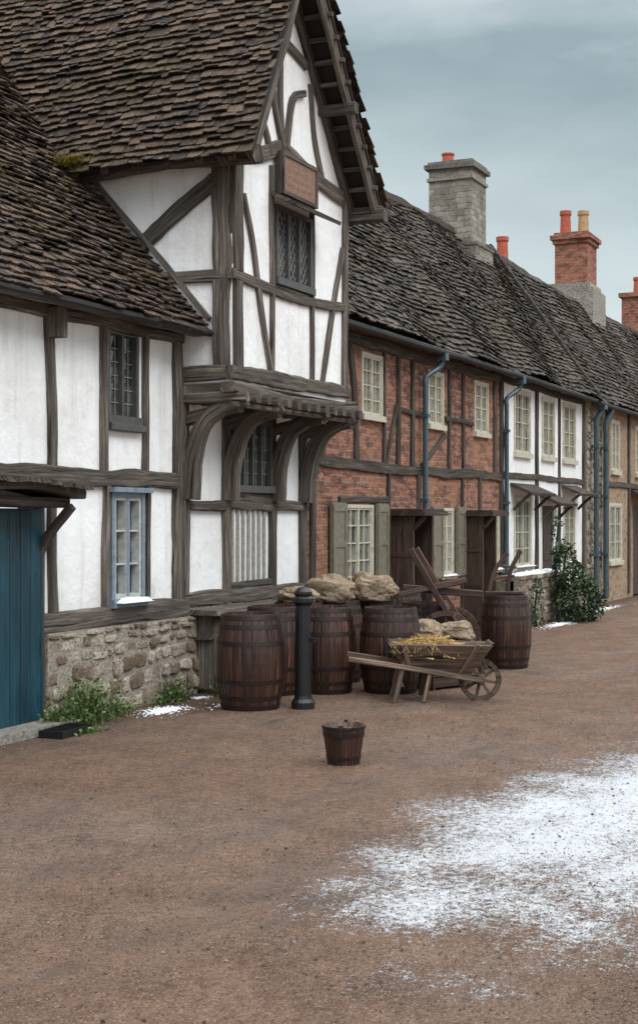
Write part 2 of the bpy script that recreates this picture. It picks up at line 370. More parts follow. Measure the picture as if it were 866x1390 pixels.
def tiles(mb,O,Ud,L,S,SL,N,expo=.13,wa=.13,wb=.26,clip=None,sag=.03):
    O=V(O);Ud=V(Ud).normalized();S=V(S).normalized();N=V(N).normalized(); seed=U(0,99)
    def sg(u,s): return max(-.03,sag*noise.noise(V((u*.5,s*.5,seed)))*2)+.012*noise.noise(V((u*2,s*2,seed)))+.02
    rows=int(SL/expo)
    for i in range(rows):
        s=i*expo; u=-R()*.15; e=expo*(1+U(-.05,.05)); ph=U(0,99)
        while u<L:
            w=U(wa,wb)*(1.15-.35*i/rows); u0=max(u,U(-.04,0)); u1=min(u+w-.004,L+U(0,.03)); u+=w
            if u1-u0<.04: continue
            P=O+Ud*u0+S*s
            if clip and not clip(P): continue
            jl=U(-.022,.022)+.03*noise.noise(V((u*.7,ph,0)))+(U(-.05,-.02) if R()<.03 else 0)
            if i==0: jl=max(jl,-.02)
            th=U(.012,.030); hl=.052+U(-.010,.018); hu=.008; sk=U(-.014,.014); r=R()**1.2
            if R()<.05: r=U(.85,1.0)
            h0=sg(u0,s);h1=sg(u1,s)
            a=O+Ud*u0+S*(s+jl)+N*(hl+h0); b=O+Ud*u1+S*(s+jl+sk)+N*(hl+h1+U(-.009,.009))
            c=O+Ud*u1+S*(s+e*1.5)+N*(hu+h1); d=O+Ud*u0+S*(s+e*1.5)+N*(hu+h0)
            mid=(a+b)/2-S*U(-.006,.014)
            a2=a-N*th;b2=b-N*th;m2=mid-N*th
            k=len(mb.v); mb.v.extend([tuple(x) for x in (a,mid,b,c,d,a2,m2,b2)])
            z4=[(0,0)]*4; z3=[(0,0)]*3
            mb.face([k,k+1,k+2,k+3,k+4],[(0,0)]*5,r); mb.face([k+5,k+6,k+1,k],z4,r*.8); mb.face([k+6,k+7,k+2,k+1],z4,r*.8); mb.face([k,k+4,k+5],z3,r); mb.face([k+2,k+7,k+3],z3,r)
def slab(mb,a,b,c,d,N,th):
    a,b,c,d=map(V,(a,b,c,d));N=V(N).normalized()*th
    mb.poly([a,b,c,d]);mb.poly([a-N,d-N,c-N,b-N])
    for p,q in ((a,b),(b,c),(c,d),(d,a)): mb.poly([p,p-N,q-N,q])

def rubble(st,mo,x0,x1,z0,z1,Y,h=.115):
    mo.box(x0,x1,Y-.004,Y+.2,z0,z1)
    sd=U(0,99)
    def wz(x,z):
        e=min(1,(z-z0)*8,(z1-z)*8); return z+.09*max(0,e)*noise.noise(V((x*1.9,z*1.2,sd)))
    z=z0
    while z<z1-.03:
        hh=min(U(h*.5,h*1.6),z1-z); x=x0-U(0,.1)
        if z1-z-hh<.05: hh=z1-z
        while x<x1-.03:
            w=min(U(.06,.19)*(1+hh*3),x1-x); xa=max(x,x0); pr=U(.004,.045); i=len(st.v); r=R(); x+=w; ww=x-xa
            if ww<.04 or R()<.05: continue
            g=U(.003,.012); nseg=12; cx=xa+ww/2; jit=[U(.80,1.06) for _ in range(nseg)]; sq=U(.30,.7); hs=U(.72,1.02)
            zc=z+hh/2+(1-hs)*hh*U(-.4,.4)
            for (ya,ins,q) in ((Y+.01,g,1),(Y-pr*.55,g,1),(Y-pr,g,.80)):
                for k in range(nseg):
                    t=2*math.pi*(k+.5)/nseg; cxx=math.cos(t); szz=math.sin(t)
                    ex=math.copysign(abs(cxx)**sq,cxx)*(ww/2-ins)*jit[k]*q; ez=math.copysign(abs(szz)**sq,szz)*(hh*hs/2-ins)*jit[(k*5)%nseg]*q
                    st.v.append((cx+ex,ya,wz(cx+ex,zc+ez)))
            for l in range(2):
                for k in range(nseg):
                    a=i+l*nseg+k;b=i+l*nseg+(k+1)%nseg; st.face([a,b,b+nseg,a+nseg],[(0,0)]*4,r)
            st.v.append((cx,Y-pr*1.15,wz(cx,zc)))
            for k in range(nseg): st.face([i+2*nseg+k,i+2*nseg+(k+1)%nseg,i+3*nseg],[(0,0)]*3,r)
        z+=hh
def pipe(mb,pts,rad=.04):
    mb.beam(pts,rad*2,rad*2,(0,1,0) if abs(V(pts[-1]).z-V(pts[0]).z)>.01 else (0,0,1),jit=0,step=.08,ch=.29)
def snowlump(mb,x0,x1,y0,y1,z,h):
    nx=max(3,int((x1-x0)/.05)); ny=3; i0=len(mb.v); sd=U(0,99)
    for i in range(nx+1):
        for k in range(ny+1):
            e=math.sin(math.pi*min(max(i/nx,.0),1))**.4*math.sin(math.pi*k/ny*.5+math.pi*.25 if 0<k<ny else 0)
            mb.v.append((x0+(x1-x0)*i/nx,y0+(y1-y0)*k/ny,z+h*max(0,e)*(1+.7*noise.noise(V((i*.6,k*.6,sd))))))
    for i in range(nx):
        for k in range(ny):
            a=i0+i*(ny+1)+k; mb.face([a,a+ny+1,a+ny+2,a+1],[(0,0)]*4,.5)

# ================================================================== LEFT COTTAGE
FY=(0,1,0); Y0=7.2
H=empty('half_timbered_cottage',(8.7,Y0,0))
pl=MB();tm=MB();fr=MB();fg=MB();gl=MB();ld=MB();st=MB();mo=MB();td=MB();sn=MB();fi=MB()
wall(pl,4,12.42,0,3.85,Y0,[(11.08,11.62,2.66,3.50),(11.1,11.66,.98,2.0),(8.95,9.97,0,1.86)])
pl.poly([(4,Y0,0),(4,Y0,3.8),(4,12,3.8),(4,12,0)])
leaded(fg,gl,ld,11.08,11.62,2.66,3.50,Y0,2,diamond=False,pz=.12)
fg.beam([(11.06,7.17,2.6),(11.66,7.17,2.6)],.07,.1,FY)
sash(fr,gl,11.1,11.66,.98,2.0,Y0-.03,2,1,3,fw=.05,proud=.03,dep=.09,inner=fi)
fr.box(11.04,11.72,7.08,7.2,2.0,2.045)
def T(mb,segs,Y,d=.10,k=1.0):
    for sgm in segs:
        pts=[(p[0],Y,p[1]) for p in sgm[:-1]]; mb.beam(pts,sgm[-1]*k,d+U(0,.022),FY,jit=.011)
T(tm,[[(4,2.12),(12.3,2.13),.16],[(10.04,.87),(12.5,.88),.19],[(4,3.5),(12.4,3.55),.12],
      [(10.22,.95),(10.19,1.6),(10.21,2.6),(10.16,3.5),.09],[(11.02,2.15),(11.0,3.5),.08],[(11.03,.95),(11.04,2.1),.06],
      [(11.74,.95),(11.75,2.1),.06],[(11.71,2.2),(11.73,3.5),.06],[(12.33,.6),(12.32,3.5),.13],
      [(8.86,0),(8.87,3.5),.12],[(7.6,.8),(7.6,3.5),.12],[(6.2,.8),(6.2,3.5),.12],[(5,.8),(5,3.5),.12],[(4,.87),(8.85,.87),.18],
      [(10.02,0),(10.02,1.95),.07]],Y0-.005)
tm.beam([(10.18,7.12,3.3),(10.18,7.12,3.55)],.13,.18,FY)
rubble(st,mo,10.06,12.62,0,.78,7.12); rubble(st,mo,4,8.8,0,.78,7.12)
x=8.96
while x<9.97:
    td.box(x,min(x+.135,9.98),7.10+U(0,.008),7.15,.04,1.84); x+=.141
tm.box(8.95,10.05,7.0,7.19,0,.05)
hd=MB()
hd.beam([(8.7,6.95,2.0),(9.4,6.95,2.03),(10.04,6.95,1.93)],.07,.46,FY,jit=.02)
hd.beam([(8.7,7.02,1.92),(10.0,7.02,1.88)],.08,.34,FY)
for k in range(9): hd.box(8.75+k*.148,8.88+k*.148,6.66,7.15,2.05-.012*max(0,k-4)-.01,2.075-.012*max(0,k-4),j=.008)
tm.beam([(9.98,7.15,1.45),(9.98,7.05,1.62),(9.98,6.82,1.86)],.07,.07,(1,0,0))
snowlump(sn,11.1,11.66,7.02,7.16,.985,.045)
tl=MB();dk=MB()
S=V((0,1,1.1)).normalized();N=V((0,-1.1,1)).normalized()
def lclip(P):
    if P.z<5.2: return P.x<12.4
    return P.x<12.1+(P.z-5.25)/1.93+.25
tiles(tl,(3.8,6.84,3.57),(1,0,0),9.9,S,5.6,N,expo=.095,wa=.08,wb=.17,clip=lclip,sag=.04)
slab(dk,(3.8,6.9,3.6),(12.42,6.9,3.6),(12.42,11,8.11),(3.8,11,8.11),N,.06)
slab(dk,(3.8,11,8.1),(12.42,11,8.1),(12.42,15,3.7),(3.8,15,3.7),(0,1.1,1),.06)
gt=MB(); gt.beam([(3.8,6.86,3.54),(12.5,6.86,3.585)],.065,.08,FY,jit=.004,ch=.3)
tm.beam([(3.8,7.0,3.6),(12.42,7.0,3.62)],.12,.1,FY)
for k in range(22): tm.beam([(4+k*.4,6.92,3.58),(4+k*.4,7.2,3.87)],.06,.07,(1,0,0),jit=0)
for mb,n,m in ((pl,'plaster_walls',M_PLASTER),(tm,'timber_frame',M_TIMBER),(fr,'casement_window_frame',M_BLUEF),(fi,'casement_sashes',M_PALE),(fg,'leaded_window_frame',M_GREYF),
  (gl,'window_glass',M_GLASS),(ld,'window_leading',M_LEAD),(st,'plinth_stones',M_RUBBLE),(mo,'plinth_mortar',M_MORTAR),(td,'teal_door',M_TEAL),
  (hd,'door_hood',M_TIMBERD),(tl,'roof_slates',M_TILE),(dk,'roof_deck',M_DECK),(gt,'gutter',M_GUT),(sn,'sill_snow',M_SNOW)): mb.obj(n,m,H)

# ================================================================== JETTIED GABLE HOUSE
GY=6.62; GX0,GX1=12.43,15.21
G=empty('jettied_gable_house',(13.8,7.0,0))
pl=MB();tm=MB();fg=MB();gl=MB();ld=MB();tl=MB();dk=MB();sg=MB();st=MB();mo=MB();mossm=MB();slt=MB()
wall(pl,12.43,15.3,0,3.2,Y0,[(13.42,14.33,2.07,2.83)])
wall(pl,GX0,GX1,3.1,5.5,GY,[(13.32,14.2,4.22,5.02)])
pl.poly([(GX0,GY,5.5),(GX1,GY,5.5),(15.18,GY,5.58),(13.45,GY,7.8),(12.43,GY,5.83)],.5)
pl.poly([(GX0,GY,3.1),(GX0,GY,5.83),(GX0,12,5.83),(GX0,12,3.1)],.5)
pl.poly([(GX1,GY,3.1),(GX1,12,3.1),(GX1,12,5.55),(GX1,GY,5.55)],.5)
pl.poly([(GX0,GY,3.1),(GX0,Y0,3.1),(GX1,Y0,3.1),(GX1,GY,3.1)],.5)
T(tm,[[(12.36,3.2),(15.27,3.21),.18],[(12.38,4.16),(13.8,4.12),(15.24,4.2),.12],[(12.5,5.42),(13.0,5.47),(13.5,5.62),(14.2,5.52),(15.2,5.42),.2],
 [(12.52,3.2),(12.51,4.1),.17],[(12.52,4.2),(12.52,5.4),.19],[(15.14,3.2),(15.15,5.45),.11],
 [(12.62,4.98),(12.82,4.5),(13.02,3.9),(13.24,3.28),.075],[(15.1,4.85),(14.88,4.3),(14.66,3.7),(14.52,3.28),.09],
 [(13.27,3.28),(13.26,5.4),.07],[(14.25,3.28),(14.25,4.15),.065],[(14.26,4.15),(14.25,5.45),.075],
 [(12.85,5.95),(13.1,5.75),(13.22,5.5),.08],[(13.5,5.62),(13.46,6.55),.10],[(13.25,6.6),(13.3,6.1),(13.5,5.65),.07],[(14.05,6.35),(13.75,6.2),(13.6,5.65),.10],
 [(12.98,6.72),(13.45,6.78),(14.1,6.68),.13],[(13.45,6.8),(13.45,7.6),.08],
 [(14.55,5.5),(14.3,5.95),(14.2,6.5),.07]],GY-.005,.07,.86)
for yy,w,dd in ((GY-.03,.15,.08),(6.28,.17,.05)):
    tm.beam([(15.36,yy,5.2),(14.45,yy,6.42),(13.45,yy,7.66)],w,dd,FY); tm.beam([(12.17,yy,5.2),(12.8,yy,6.42),(13.43,yy,7.66)],w,dd,FY)
for t in range(12):
    a=t/11; tm.beam([(15.3-a*1.7,6.2,5.33+a*2.18),(15.3-a*1.7,6.62,5.33+a*2.18)],.05,.04,(1,0,0),jit=0)
tm.beam([(15.28,6.15,5.24),(15.28,9,5.24)],.15,.14,(1,0,0)); tm.beam([(14.5,6.18,6.27),(14.5,6.62,6.27)],.12,.12,(1,0,0))
def TS(segs):
    for s_ in segs: tm.beam([(GX0-.005,p[0],p[1]) for p in s_[:-1]],s_[-1],.07+U(0,.02),(1,0,0),jit=.009)
TS([[(6.72,3.15),(6.73,4.1),.19],[(6.72,4.15),(6.73,5.55),.19],[(6.8,5.08),(7.25,4.80),(7.78,4.42),.17],[(6.65,4.15),(7.5,4.17),.12],[(6.62,3.19),(7.2,3.19),.15]])
tm.beam([(12.3,6.25,5.27),(12.3,7.4,5.30),(12.3,8.7,5.25)],.17,.16,(1,0,0),jit=.012)
for k in range(7): tm.beam([(12.1,6.45+k*.36,5.2),(12.45,6.45+k*.36,5.8)],.06,.07,(0,1,0),jit=0)
tm.beam([(12.39,6.85,3.72),(12.39,7.6,4.56),(12.39,8.35,5.38)],.05,.05,(1,0,0))
tm.beam([(12.3,6.60,3.04),(13.8,6.58,3.0),(15.35,6.60,3.05)],.10,.16,FY,jit=.012)
x=12.42
while x<15.3:
    tm.beam([(x,6.44,2.955),(x,7.2,2.955)],.10,.10,(1,0,0),jit=.004); x+=.235
tm.box(12.35,15.3,6.52,6.60,2.86,2.90,j=.01)
for bx,w in ((12.47,.13),(13.33,.13),(14.42,.13),(15.22,.15)):
    tm.beam([(bx,7.12,1.95),(bx,7.07,2.4),(bx,6.90,2.75),(bx,6.5,2.93)],.19,w,(1,0,0),w2=.13)
    tm.beam([(bx,7.15,2.75),(bx,6.55,2.87)],.12,w*.9,(1,0,0))
T(tm,[[(12.47,.75),(12.46,2.95),.13],[(13.34,.8),(13.34,2.95),.12],[(14.42,.8),(14.42,2.95),.12],[(15.24,.2),(15.24,2.95),.15],
  [(12.5,1.9),(13.3,1.9),.11],[(13.36,1.95),(14.4,1.95),.19],[(14.45,1.9),(15.2,1.9),.12],[(12.4,.94),(15.3,.94),.15],
  [(13.4,2.88),(14.36,2.88),.09],[(13.4,1.06),(14.36,1.06),.06]],Y0-.01,.09)
x=13.49
while x<14.33:
    slt.beam([(x,7.185,1.08),(x,7.185,1.86)],.042,.03,FY,jit=.003); x+=.125
tm.box(12.5,15.35,6.82,7.14,.80,.85,j=.008); tm.box(12.55,15.3,6.9,7.1,.55,.62,j=.01)
for bx in (12.6,13.5,14.4,15.2): tm.box(bx,bx+.08,6.9,7.1,.05,.8,j=.006)
rubble(st,mo,12.45,15.3,0,.86,7.15)
leaded(fg,gl,ld,13.42,14.33,2.07,2.83,Y0-.06,4,diamond=False,pz=.13)
leaded(fg,gl,ld,13.32,14.2,4.22,5.02,GY-.03,3)
sg.box(13.34,14.12,6.50,6.55,5.16,5.52)
for (a,b,c,d) in ((13.30,13.34,5.12,5.56),(14.12,14.16,5.12,5.56),(13.34,14.12,5.52,5.56),(13.34,14.12,5.12,5.16)): tm.box(a,b,6.485,6.56,c,d)
lt=MB()
for row,(z,n) in enumerate(((5.42,7),(5.33,10),(5.25,8))):
    for k in range(n):
        cx=13.73+(k-n/2+.5)*.065; hh=.018
        lt.box(cx-.02,cx-.013,6.494,6.499,z-hh,z+hh)
        if k%3: lt.box(cx-.012,cx+.014,6.494,6.499,z+hh-.007,z+hh)
        if k%2: lt.box(cx+.014,cx+.020,6.494,6.499,z-hh,z+hh)
        else: lt.box(cx-.012,cx+.014,6.494,6.499,z-.004,z+.003)
slab(tm,(13.2,6.28,4.99),(14.32,6.28,4.99),(14.3,6.6,5.14),(13.22,6.6,5.14),(0,-.4,1),.04)
n1=V((-2.6,0,1.35)).normalized(); s1=V((1.35,0,2.6)).normalized(); n2=V((2.5,0,1.95)).normalized(); s2=V((-1.95,0,2.5)).normalized()
tiles(tl,(12.07,6.2,5.2),(0,1,0),7.5,s1,2.98,n1,expo=.09,wa=.08,wb=.17,sag=.04)
tiles(tl,(15.43,6.2,5.3),(0,1,0),7.5,s2,3.22,n2,expo=.11,sag=.02)
slab(dk,(12.1,6.24,5.25),(12.1,13.7,5.25),(13.45,13.7,7.85),(13.45,6.24,7.85),n1,.05)
slab(dk,(15.4,6.24,5.35),(13.45,6.24,7.85),(13.45,13.7,7.85),(15.4,13.7,5.35),n2,.05)
tl.beam([(13.45,6.2,7.9),(13.45,13.7,7.9)],.2,.1,(0,0,1),jit=.01)
for k in range(900):
    c=V((12.02+random.gauss(0,.06),8.32+random.gauss(0,.13),5.32+random.gauss(0,.035))); d=V((U(-1,1),U(-1,1),U(0,1)))*.03
    mossm.poly([c,c+V((.02,.02,0)),c+d+V((0,0,.03))])
for mb,n,m in ((pl,'plaster_walls',M_PLASTER),(tm,'timber_frame',M_TIMBER),(fg,'leaded_window_frame',M_GREYF),(gl,'window_glass',M_GLASS),(ld,'window_leading',M_LEAD),
  (tl,'roof_slates',M_TILE),(dk,'roof_deck',M_DECK),(sg,'sign_board',M_SIGN),(lt,'sign_lettering',M_LET),(st,'plinth_stones',M_RUBBLE),(mo,'plinth_mortar',M_MORTAR),(mossm,'roof_moss',M_MOSS),(slt,'panel_slats',M_SLAT)): mb.obj(n,m,G)

# ================================================================== BRICK HOUSE
B=empty('brick_timber_house',(19,Y0,0))
bk=MB();tm=MB();fr=MB();gl=MB();sh=MB();tl=MB();dk=MB();gt=MB();pp=MB();dr=MB();sn=MB()
UPW=[(17.04,17.74,3.08,3.92),(19.5,20.15,3.1,3.92),(21.6,22.3,3.1,3.95)]
LOW=[(16.45,17.42,.95,1.94),(20.0,20.6,.9,1.92),(22.25,22.9,.92,1.9)]
DRS=[(18.12,18.78,0,1.75),(21.1,21.68,0,1.75)]
wall(bk,15.28,23.0,0,4.5,Y0,UPW+LOW+DRS)
for a in UPW: sash(fr,gl,*a,Y0-.01,2,2,4)
for a in LOW: sash(fr,gl,*a,Y0-.01,2,2,4)
for a in LOW:
    for (p,q) in ((a[0]-.46,a[0]-.03),(a[1]+.03,a[1]+.40)):
        if p>22.9 or (q>21.0 and q<21.9): continue
        sh.box(p,q,7.13,7.17,a[2]-.02,a[3]+.02)
        for (zz0,zz1) in ((a[2],a[2]+.09),(a[3]-.09,a[3]),((a[2]+a[3])/2-.04,(a[2]+a[3])/2+.04)): sh.box(p+.06,q-.06,7.118,7.132,zz0,zz1)
        sh.box(p+.003,p+.06,7.115,7.131,a[2],a[3]); sh.box(q-.06,q-.003,7.115,7.131,a[2],a[3])
T(tm,[[(15.3,2.47),(18,2.43),(23,2.46),.14],[(15.3,4.05),(23,4.08),.16],[(15.5,0.2),(15.5,2.4),.12],[(15.8,2.5),(15.9,3.2),(16.1,4.0),.1],
 [(16.85,2.5),(16.78,3.4),(16.62,4.0),.12],[(18.3,2.5),(18.32,4.0),.09],[(18.85,2.5),(18.85,4.0),.09],[(20.4,2.5),(20.4,4.0),.09],[(21.05,2.5),(21.05,4.0),.09],
 [(22.65,2.5),(22.65,4.0),.1],[(17.95,.3),(17.95,2.4),.08],[(19.1,.3),(19.1,2.4),.1],[(21.0,.3),(21.0,2.4),.08],[(21.85,.3),(21.85,2.4),.08],[(23.0,0),(23.0,4.1),.14],
 [(19.2,2.5),(20.2,3.0),.07],[(17.85,2.5),(18.25,3.3),.07],[(16.0,3.0),(16.75,3.02),.07],[(18.35,3.25),(19.4,3.25),.07],[(20.2,3.25),(21.5,3.25),.07],[(17.78,2.5),(17.8,4.0),.07],[(16.3,2.0),(17.9,2.02),.08]],Y0-.005,.06)
for (a,b,c,d) in DRS:
    dr.box(a-.06,a-.01,6.87,7.2,.02,1.80); dr.box(b+.01,b+.06,6.87,7.2,.02,1.80)
    for k in range(3): dr.box(a-.072,a-.06,6.9,7.17,.15+k*.55,.2+k*.55)
    dr.box(a,b,7.22,7.27,.02,1.75); dr.box(a+.1,b-.1,7.20,7.22,.2,.8); dr.box(a+.1,b-.1,7.20,7.22,.95,1.6)
    dr.box(a-.14,b+.12,6.68,7.2,1.80,1.865); dr.box(a-.1,b+.1,6.72,7.2,1.865,1.89)
    dr.beam([(a-.03,7.15,1.45),(a-.03,6.9,1.6),(a-.03,6.72,1.79)],.06,.05,(1,0,0),jit=0)
S=V((0,2.18,3.05)).normalized();N=V((0,-3.05,2.18)).normalized()
tiles(tl,(15.2,6.93,4.17),(1,0,0),13.2,S,3.78,N,expo=.105,wa=.09,wb=.20,sag=.06)
slab(dk,(15.25,6.98,4.17),(28.4,6.98,4.17),(28.4,9.15,7.20),(15.25,9.15,7.20),N,.05)
slab(dk,(15.25,9.15,7.20),(28.4,9.15,7.20),(28.4,11.4,4.1),(15.25,11.4,4.1),(0,3.05,2.18),.05)
tl.beam([(15.2,9.15,7.28),(20,9.15,7.24),(24,9.15,7.25),(28.4,9.15,7.28)],.24,.14,(0,0,1),jit=.03)
tl.beam([(28.42,6.9,4.24),(28.42,9.15,7.39)],.16,.16,N,jit=.01)
gt.beam([(15.3,6.9,4.13),(23,6.9,4.14),(28.4,6.9,4.12)],.085,.1,FY,jit=.004,ch=.3)
for k in range(34): tm.beam([(15.4+k*.39,6.95,4.12),(15.4+k*.39,7.2,4.42)],.06,.07,(1,0,0),jit=0)
for px_,zt in ((19.25,4.05),(23.12,4.05)):
    pipe(pp,[(px_+.12,6.92,zt),(px_+.1,6.95,zt-.12),(px_-.08,7.1,zt-.28),(px_-.1,7.1,zt-.4),(px_-.1,7.1,zt-.6)],.036)
    pipe(pp,[(px_-.1,7.1,zt-.58),(px_-.1,7.1,.1)],.036)
    pp.box(px_+.05,px_+.19,6.85,6.98,zt-.03,zt+.1)
    for z in (.8,2.0,3.2): pp.box(px_-.15,px_-.05,7.05,7.18,z,z+.05)
for a in LOW: snowlump(sn,a[0],a[1],7.08,7.17,a[2]+.01,.02)
for mb,n,m in ((bk,'brick_walls',M_BRICK),(tm,'timber_frame',M_TIMBERD),(fr,'window_frames',M_CREAM),(gl,'window_glass',M_GLASS),(sh,'shutters',M_SHUT),(tl,'roof_slates',M_TILE2),
  (dk,'roof_deck',M_DECK),(gt,'gutter',M_GUT),(pp,'drainpipes',M_PIPE),(dr,'doors_and_porches',M_DOORBR),(sn,'sill_snow',M_SNOW)): mb.obj(n,m,B)
def chimney_parts(body,mbcap,x0,x1,y0,y1,z0,z1,cap=.07):
    body.box(x0,x1,y0,y1,z0,z1)
    mbcap.box(x0-cap*.5,x1+cap*.5,y0-cap*.5,y1+cap*.5,z1-.22,z1-.16); mbcap.box(x0-cap,x1+cap,y0-cap,y1+cap,z1,z1+.09,j=.01); mbcap.box(x0-.02,x1+.02,y0-.02,y1+.02,z1+.09,z1+.16,j=.01)
def pot(mb,x,y,z,h,r=.13):
    mb.lathe((x,y,z),(0,0,1),[(r*1.15,0),(r,.04),(r*.88,h*.8),(r*1.05,h*.84),(r*1.05,h),(r*.8,h),(r*.75,h*.5)],16,r=.5)
cs=MB();cc=MB();pt=MB()
chimney_parts(cs,cc,25.95,26.85,8.7,9.55,6.3,8.45)
pot(pt,26.2,9.25,8.6,.2,.12)
cs.box(25.87,26.93,8.58,9.68,6.2,6.95); cc.box(25.85,26.95,8.56,9.7,6.95,7.0)
cs.obj('stone_chimney',M_ASHLAR,B);cc.obj('stone_chimney_cap',M_CHSTONE,B);pt.obj('chimney_pot',M_POT,B)

# ================================================================== WHITE COTTAGE
W=empty('white_rendered_cottage',(25.8,Y0,0))
pl=MB();tm=MB();fr=MB();gl=MB();hd=MB();st=MB();mo=MB();sn=MB()
UP=[(23.72,24.7,2.86,4.0),(25.45,26.3,2.86,4.0),(26.9,27.85,2.86,4.0)]; LO=[(23.72,24.75,.9,2.15),(26.95,27.8,.9,2.1)]
wall(pl,23.0,28.5,0,4.5,Y0-.01,UP+LO+[(25.5,26.3,0,2.0)])
for a in UP: sash(fr,gl,*a,Y0-.02,2,2,4,fw=.06)
for a in LO: sash(fr,gl,*a,Y0-.02,2,2,4,fw=.06)
T(tm,[[(23,2.5),(28.5,2.5),.11],[(23,4.1),(28.5,4.1),.12],[(25.08,.3),(25.08,4.1),.14],[(26.62,.3),(26.62,4.1),.09],[(28.45,0),(28.45,4.1),.12],[(23.3,.3),(23.3,2.45),.1]],Y0-.01,.06)
dr=MB(); dr.box(25.5,26.3,7.22,7.27,.02,2.0); dr.box(25.6,26.2,7.2,7.22,1.0,1.85)
for a,b,z in ((23.5,24.95,2.26),(25.3,26.5,2.1),(26.8,28.0,2.3)):
    slab(hd,(a,6.78,z-.06),(b,6.78,z-.06),(b,7.2,z+.12),(a,7.2,z+.12),(0,-.4,1),.05)
    for x in (a+.08,b-.08): hd.beam([(x,7.15,z-.35),(x,7.0,z-.2),(x,6.85,z-.08)],.05,.04,(1,0,0),jit=0)
rubble(st,mo,22.1,25.0,0,.78,6.62,.13); mo.box(22.1,25.0,6.7,7.15,0,.76)
for k in range(9): st.box(22.1+k*.322,22.41+k*.322,6.58,6.95,.78,.84,j=.008)
rubble(st,mo,26.4,28.5,0,.5,7.12,.15)
snowlump(sn,22.2,24.9,6.62,6.9,.84,.05); snowlump(sn,23.7,24.75,7.06,7.16,.93,.03); snowlump(sn,26.95,27.8,7.06,7.16,.93,.03)
for mb,n,m in ((pl,'rendered_walls',M_RENDER),(tm,'timber_frame',M_TIMBERD),(fr,'window_frames',M_CREAM),(gl,'window_glass',M_GLASS),(hd,'window_hoods',M_TIMBERD),
  (st,'plinth_stones',M_RUBBLE),(mo,'plinth_mortar',M_MORTAR),(dr,'door',M_DOORBR),(sn,'sill_snow',M_SNOW)): mb.obj(n,m,W)

# ================================================================== STONE HOUSE(S) beyond
def stonehouse(x0,x1,Yw,wins,doors,tm_segs,first):
    E=empty('stone_house',((x0+x1)/2,Yw,0))
    pl=MB();tm=MB();fr=MB();gl=MB();tl=MB();dk=MB();gt=MB();pp=MB();dr=MB();st=MB();mo=MB()
    if first: rubble(st,mo,x0,x0+1.25,0,4.3,Yw+.02,.17)
    wall(pl,x0+(1.25 if first else 0),x1,0,4.5,Yw,wins+doors)
    for a in wins: sash(fr,gl,*a,Yw-.01,2,2,3,fw=.07)
    for a in doors: dr.box(a[0],a[1],Yw+.06,Yw+.12,0.02,a[3]); 
    for a in doors:
        slab(dr,(a[0]-.3,Yw-.6,2.2),(a[1]+.3,Yw-.6,2.2),(a[1]+.3,Yw,2.42),(a[0]-.3,Yw,2.42),(0,-.3,1),.06)
    T(tm,tm_segs,Yw-.005,.07)
    tiles(tl,(x0-.02,6.88,4.12),(1,0,0),x1-x0,S,3.72,N,expo=.125,wa=.12,wb=.26,sag=.06)
    slab(dk,(x0,6.93,4.11),(x1,6.93,4.11),(x1,9.12,7.12),(x0,9.12,7.12),N,.05)
    slab(dk,(x0,9.12,7.12),(x1,9.12,7.12),(x1,11.4,4.0),(x0,11.4,4.0),(0,3.05,2.18),.05)
    tl.beam([(x0,9.12,7.2),((x0+x1)/2,9.12,7.12),(x1,9.12,7.2)],.24,.14,(0,0,1),jit=.03)
    gt.beam([(x0,6.85,4.08),(x1,6.85,4.08)],.085,.1,FY,jit=.004,ch=.3)
    pl.poly([(x1,Yw,0),(x1,11.3,0),(x1,11.3,4.2),(x1,9.12,7.1),(x1,Yw,4.3)])
    if first:
        for q in (28.75,29.55):
            pipe(pp,[(q+.1,6.87,4.05),(q+.08,6.9,3.95),(q,6.98,3.75),(q,6.98,3.5)],.05); pipe(pp,[(q,6.98,3.55),(q,6.98,.1)],.05)
            for z in (1,2.2,3.2): pp.box(q-.08,q+.08,6.92,7.1,z,z+.06)
        pp.box(28.72,28.95,6.8,6.98,3.98,4.14)
    for mb,n,m in ((pl,'limestone_walls',M_TAN),(tm,'timber_beams',M_TIMBERD),(fr,'window_frames',M_CREAM),(gl,'window_glass',M_GLASS),(dr,'doors_and_hoods',M_DOORBR),
      (tl,'roof_slates',M_TILE2),(dk,'roof_deck',M_DECK),(gt,'gutter',M_GUT),(pp,'drainpipes',M_PIPE),(st,'wall_stones',M_RUBBLE),(mo,'wall_mortar',M_MORTAR)):
        if mb.v: mb.obj(n,m,E)
    return E
E1=stonehouse(28.5,41,7.1,[(30.5,31.3,2.75,3.9),(32.9,33.8,2.75,3.9),(35.5,36.5,2.75,3.9),(38,39,2.75,3.9),(30.3,31.5,.8,2.1),(35.5,36.7,.8,2.1),(38.2,39.2,.8,2.1)],[(32.7,33.7,0,2.05)],
  [[(29.9,2.5),(41,2.5),.12],[(30.1,.1),(30.1,4.1),.14],[(32.2,.1),(32.2,4.1),.16],[(34.4,.1),(34.4,4.1),.14]],True)
E2=stonehouse(41,62,7.1,[(43+k*3,44+k*3,2.75,3.9) for k in range(6)]+[(43+k*6,44+k*6,.8,2.1) for k in range(3)],[(46,47,0,2.05),(52,53,0,2.05)],[[(41,2.5),(62,2.5),.12]],False)
cc=MB();cb=MB();pt=MB();py=MB()
cc.box(34.8,36.25,8.55,9.75,6.3,7.45,j=.02); cc.box(34.92,36.12,8.65,9.65,7.45,7.62,j=.02)
cb.box(35.05,36.0,8.74,9.56,7.4,8.62); cb.box(35.0,36.05,8.69,9.61,8.62,8.72); cb.box(34.95,36.1,8.64,9.66,8.72,8.83); cb.box(35.02,36.02,8.72,9.58,8.83,8.9)
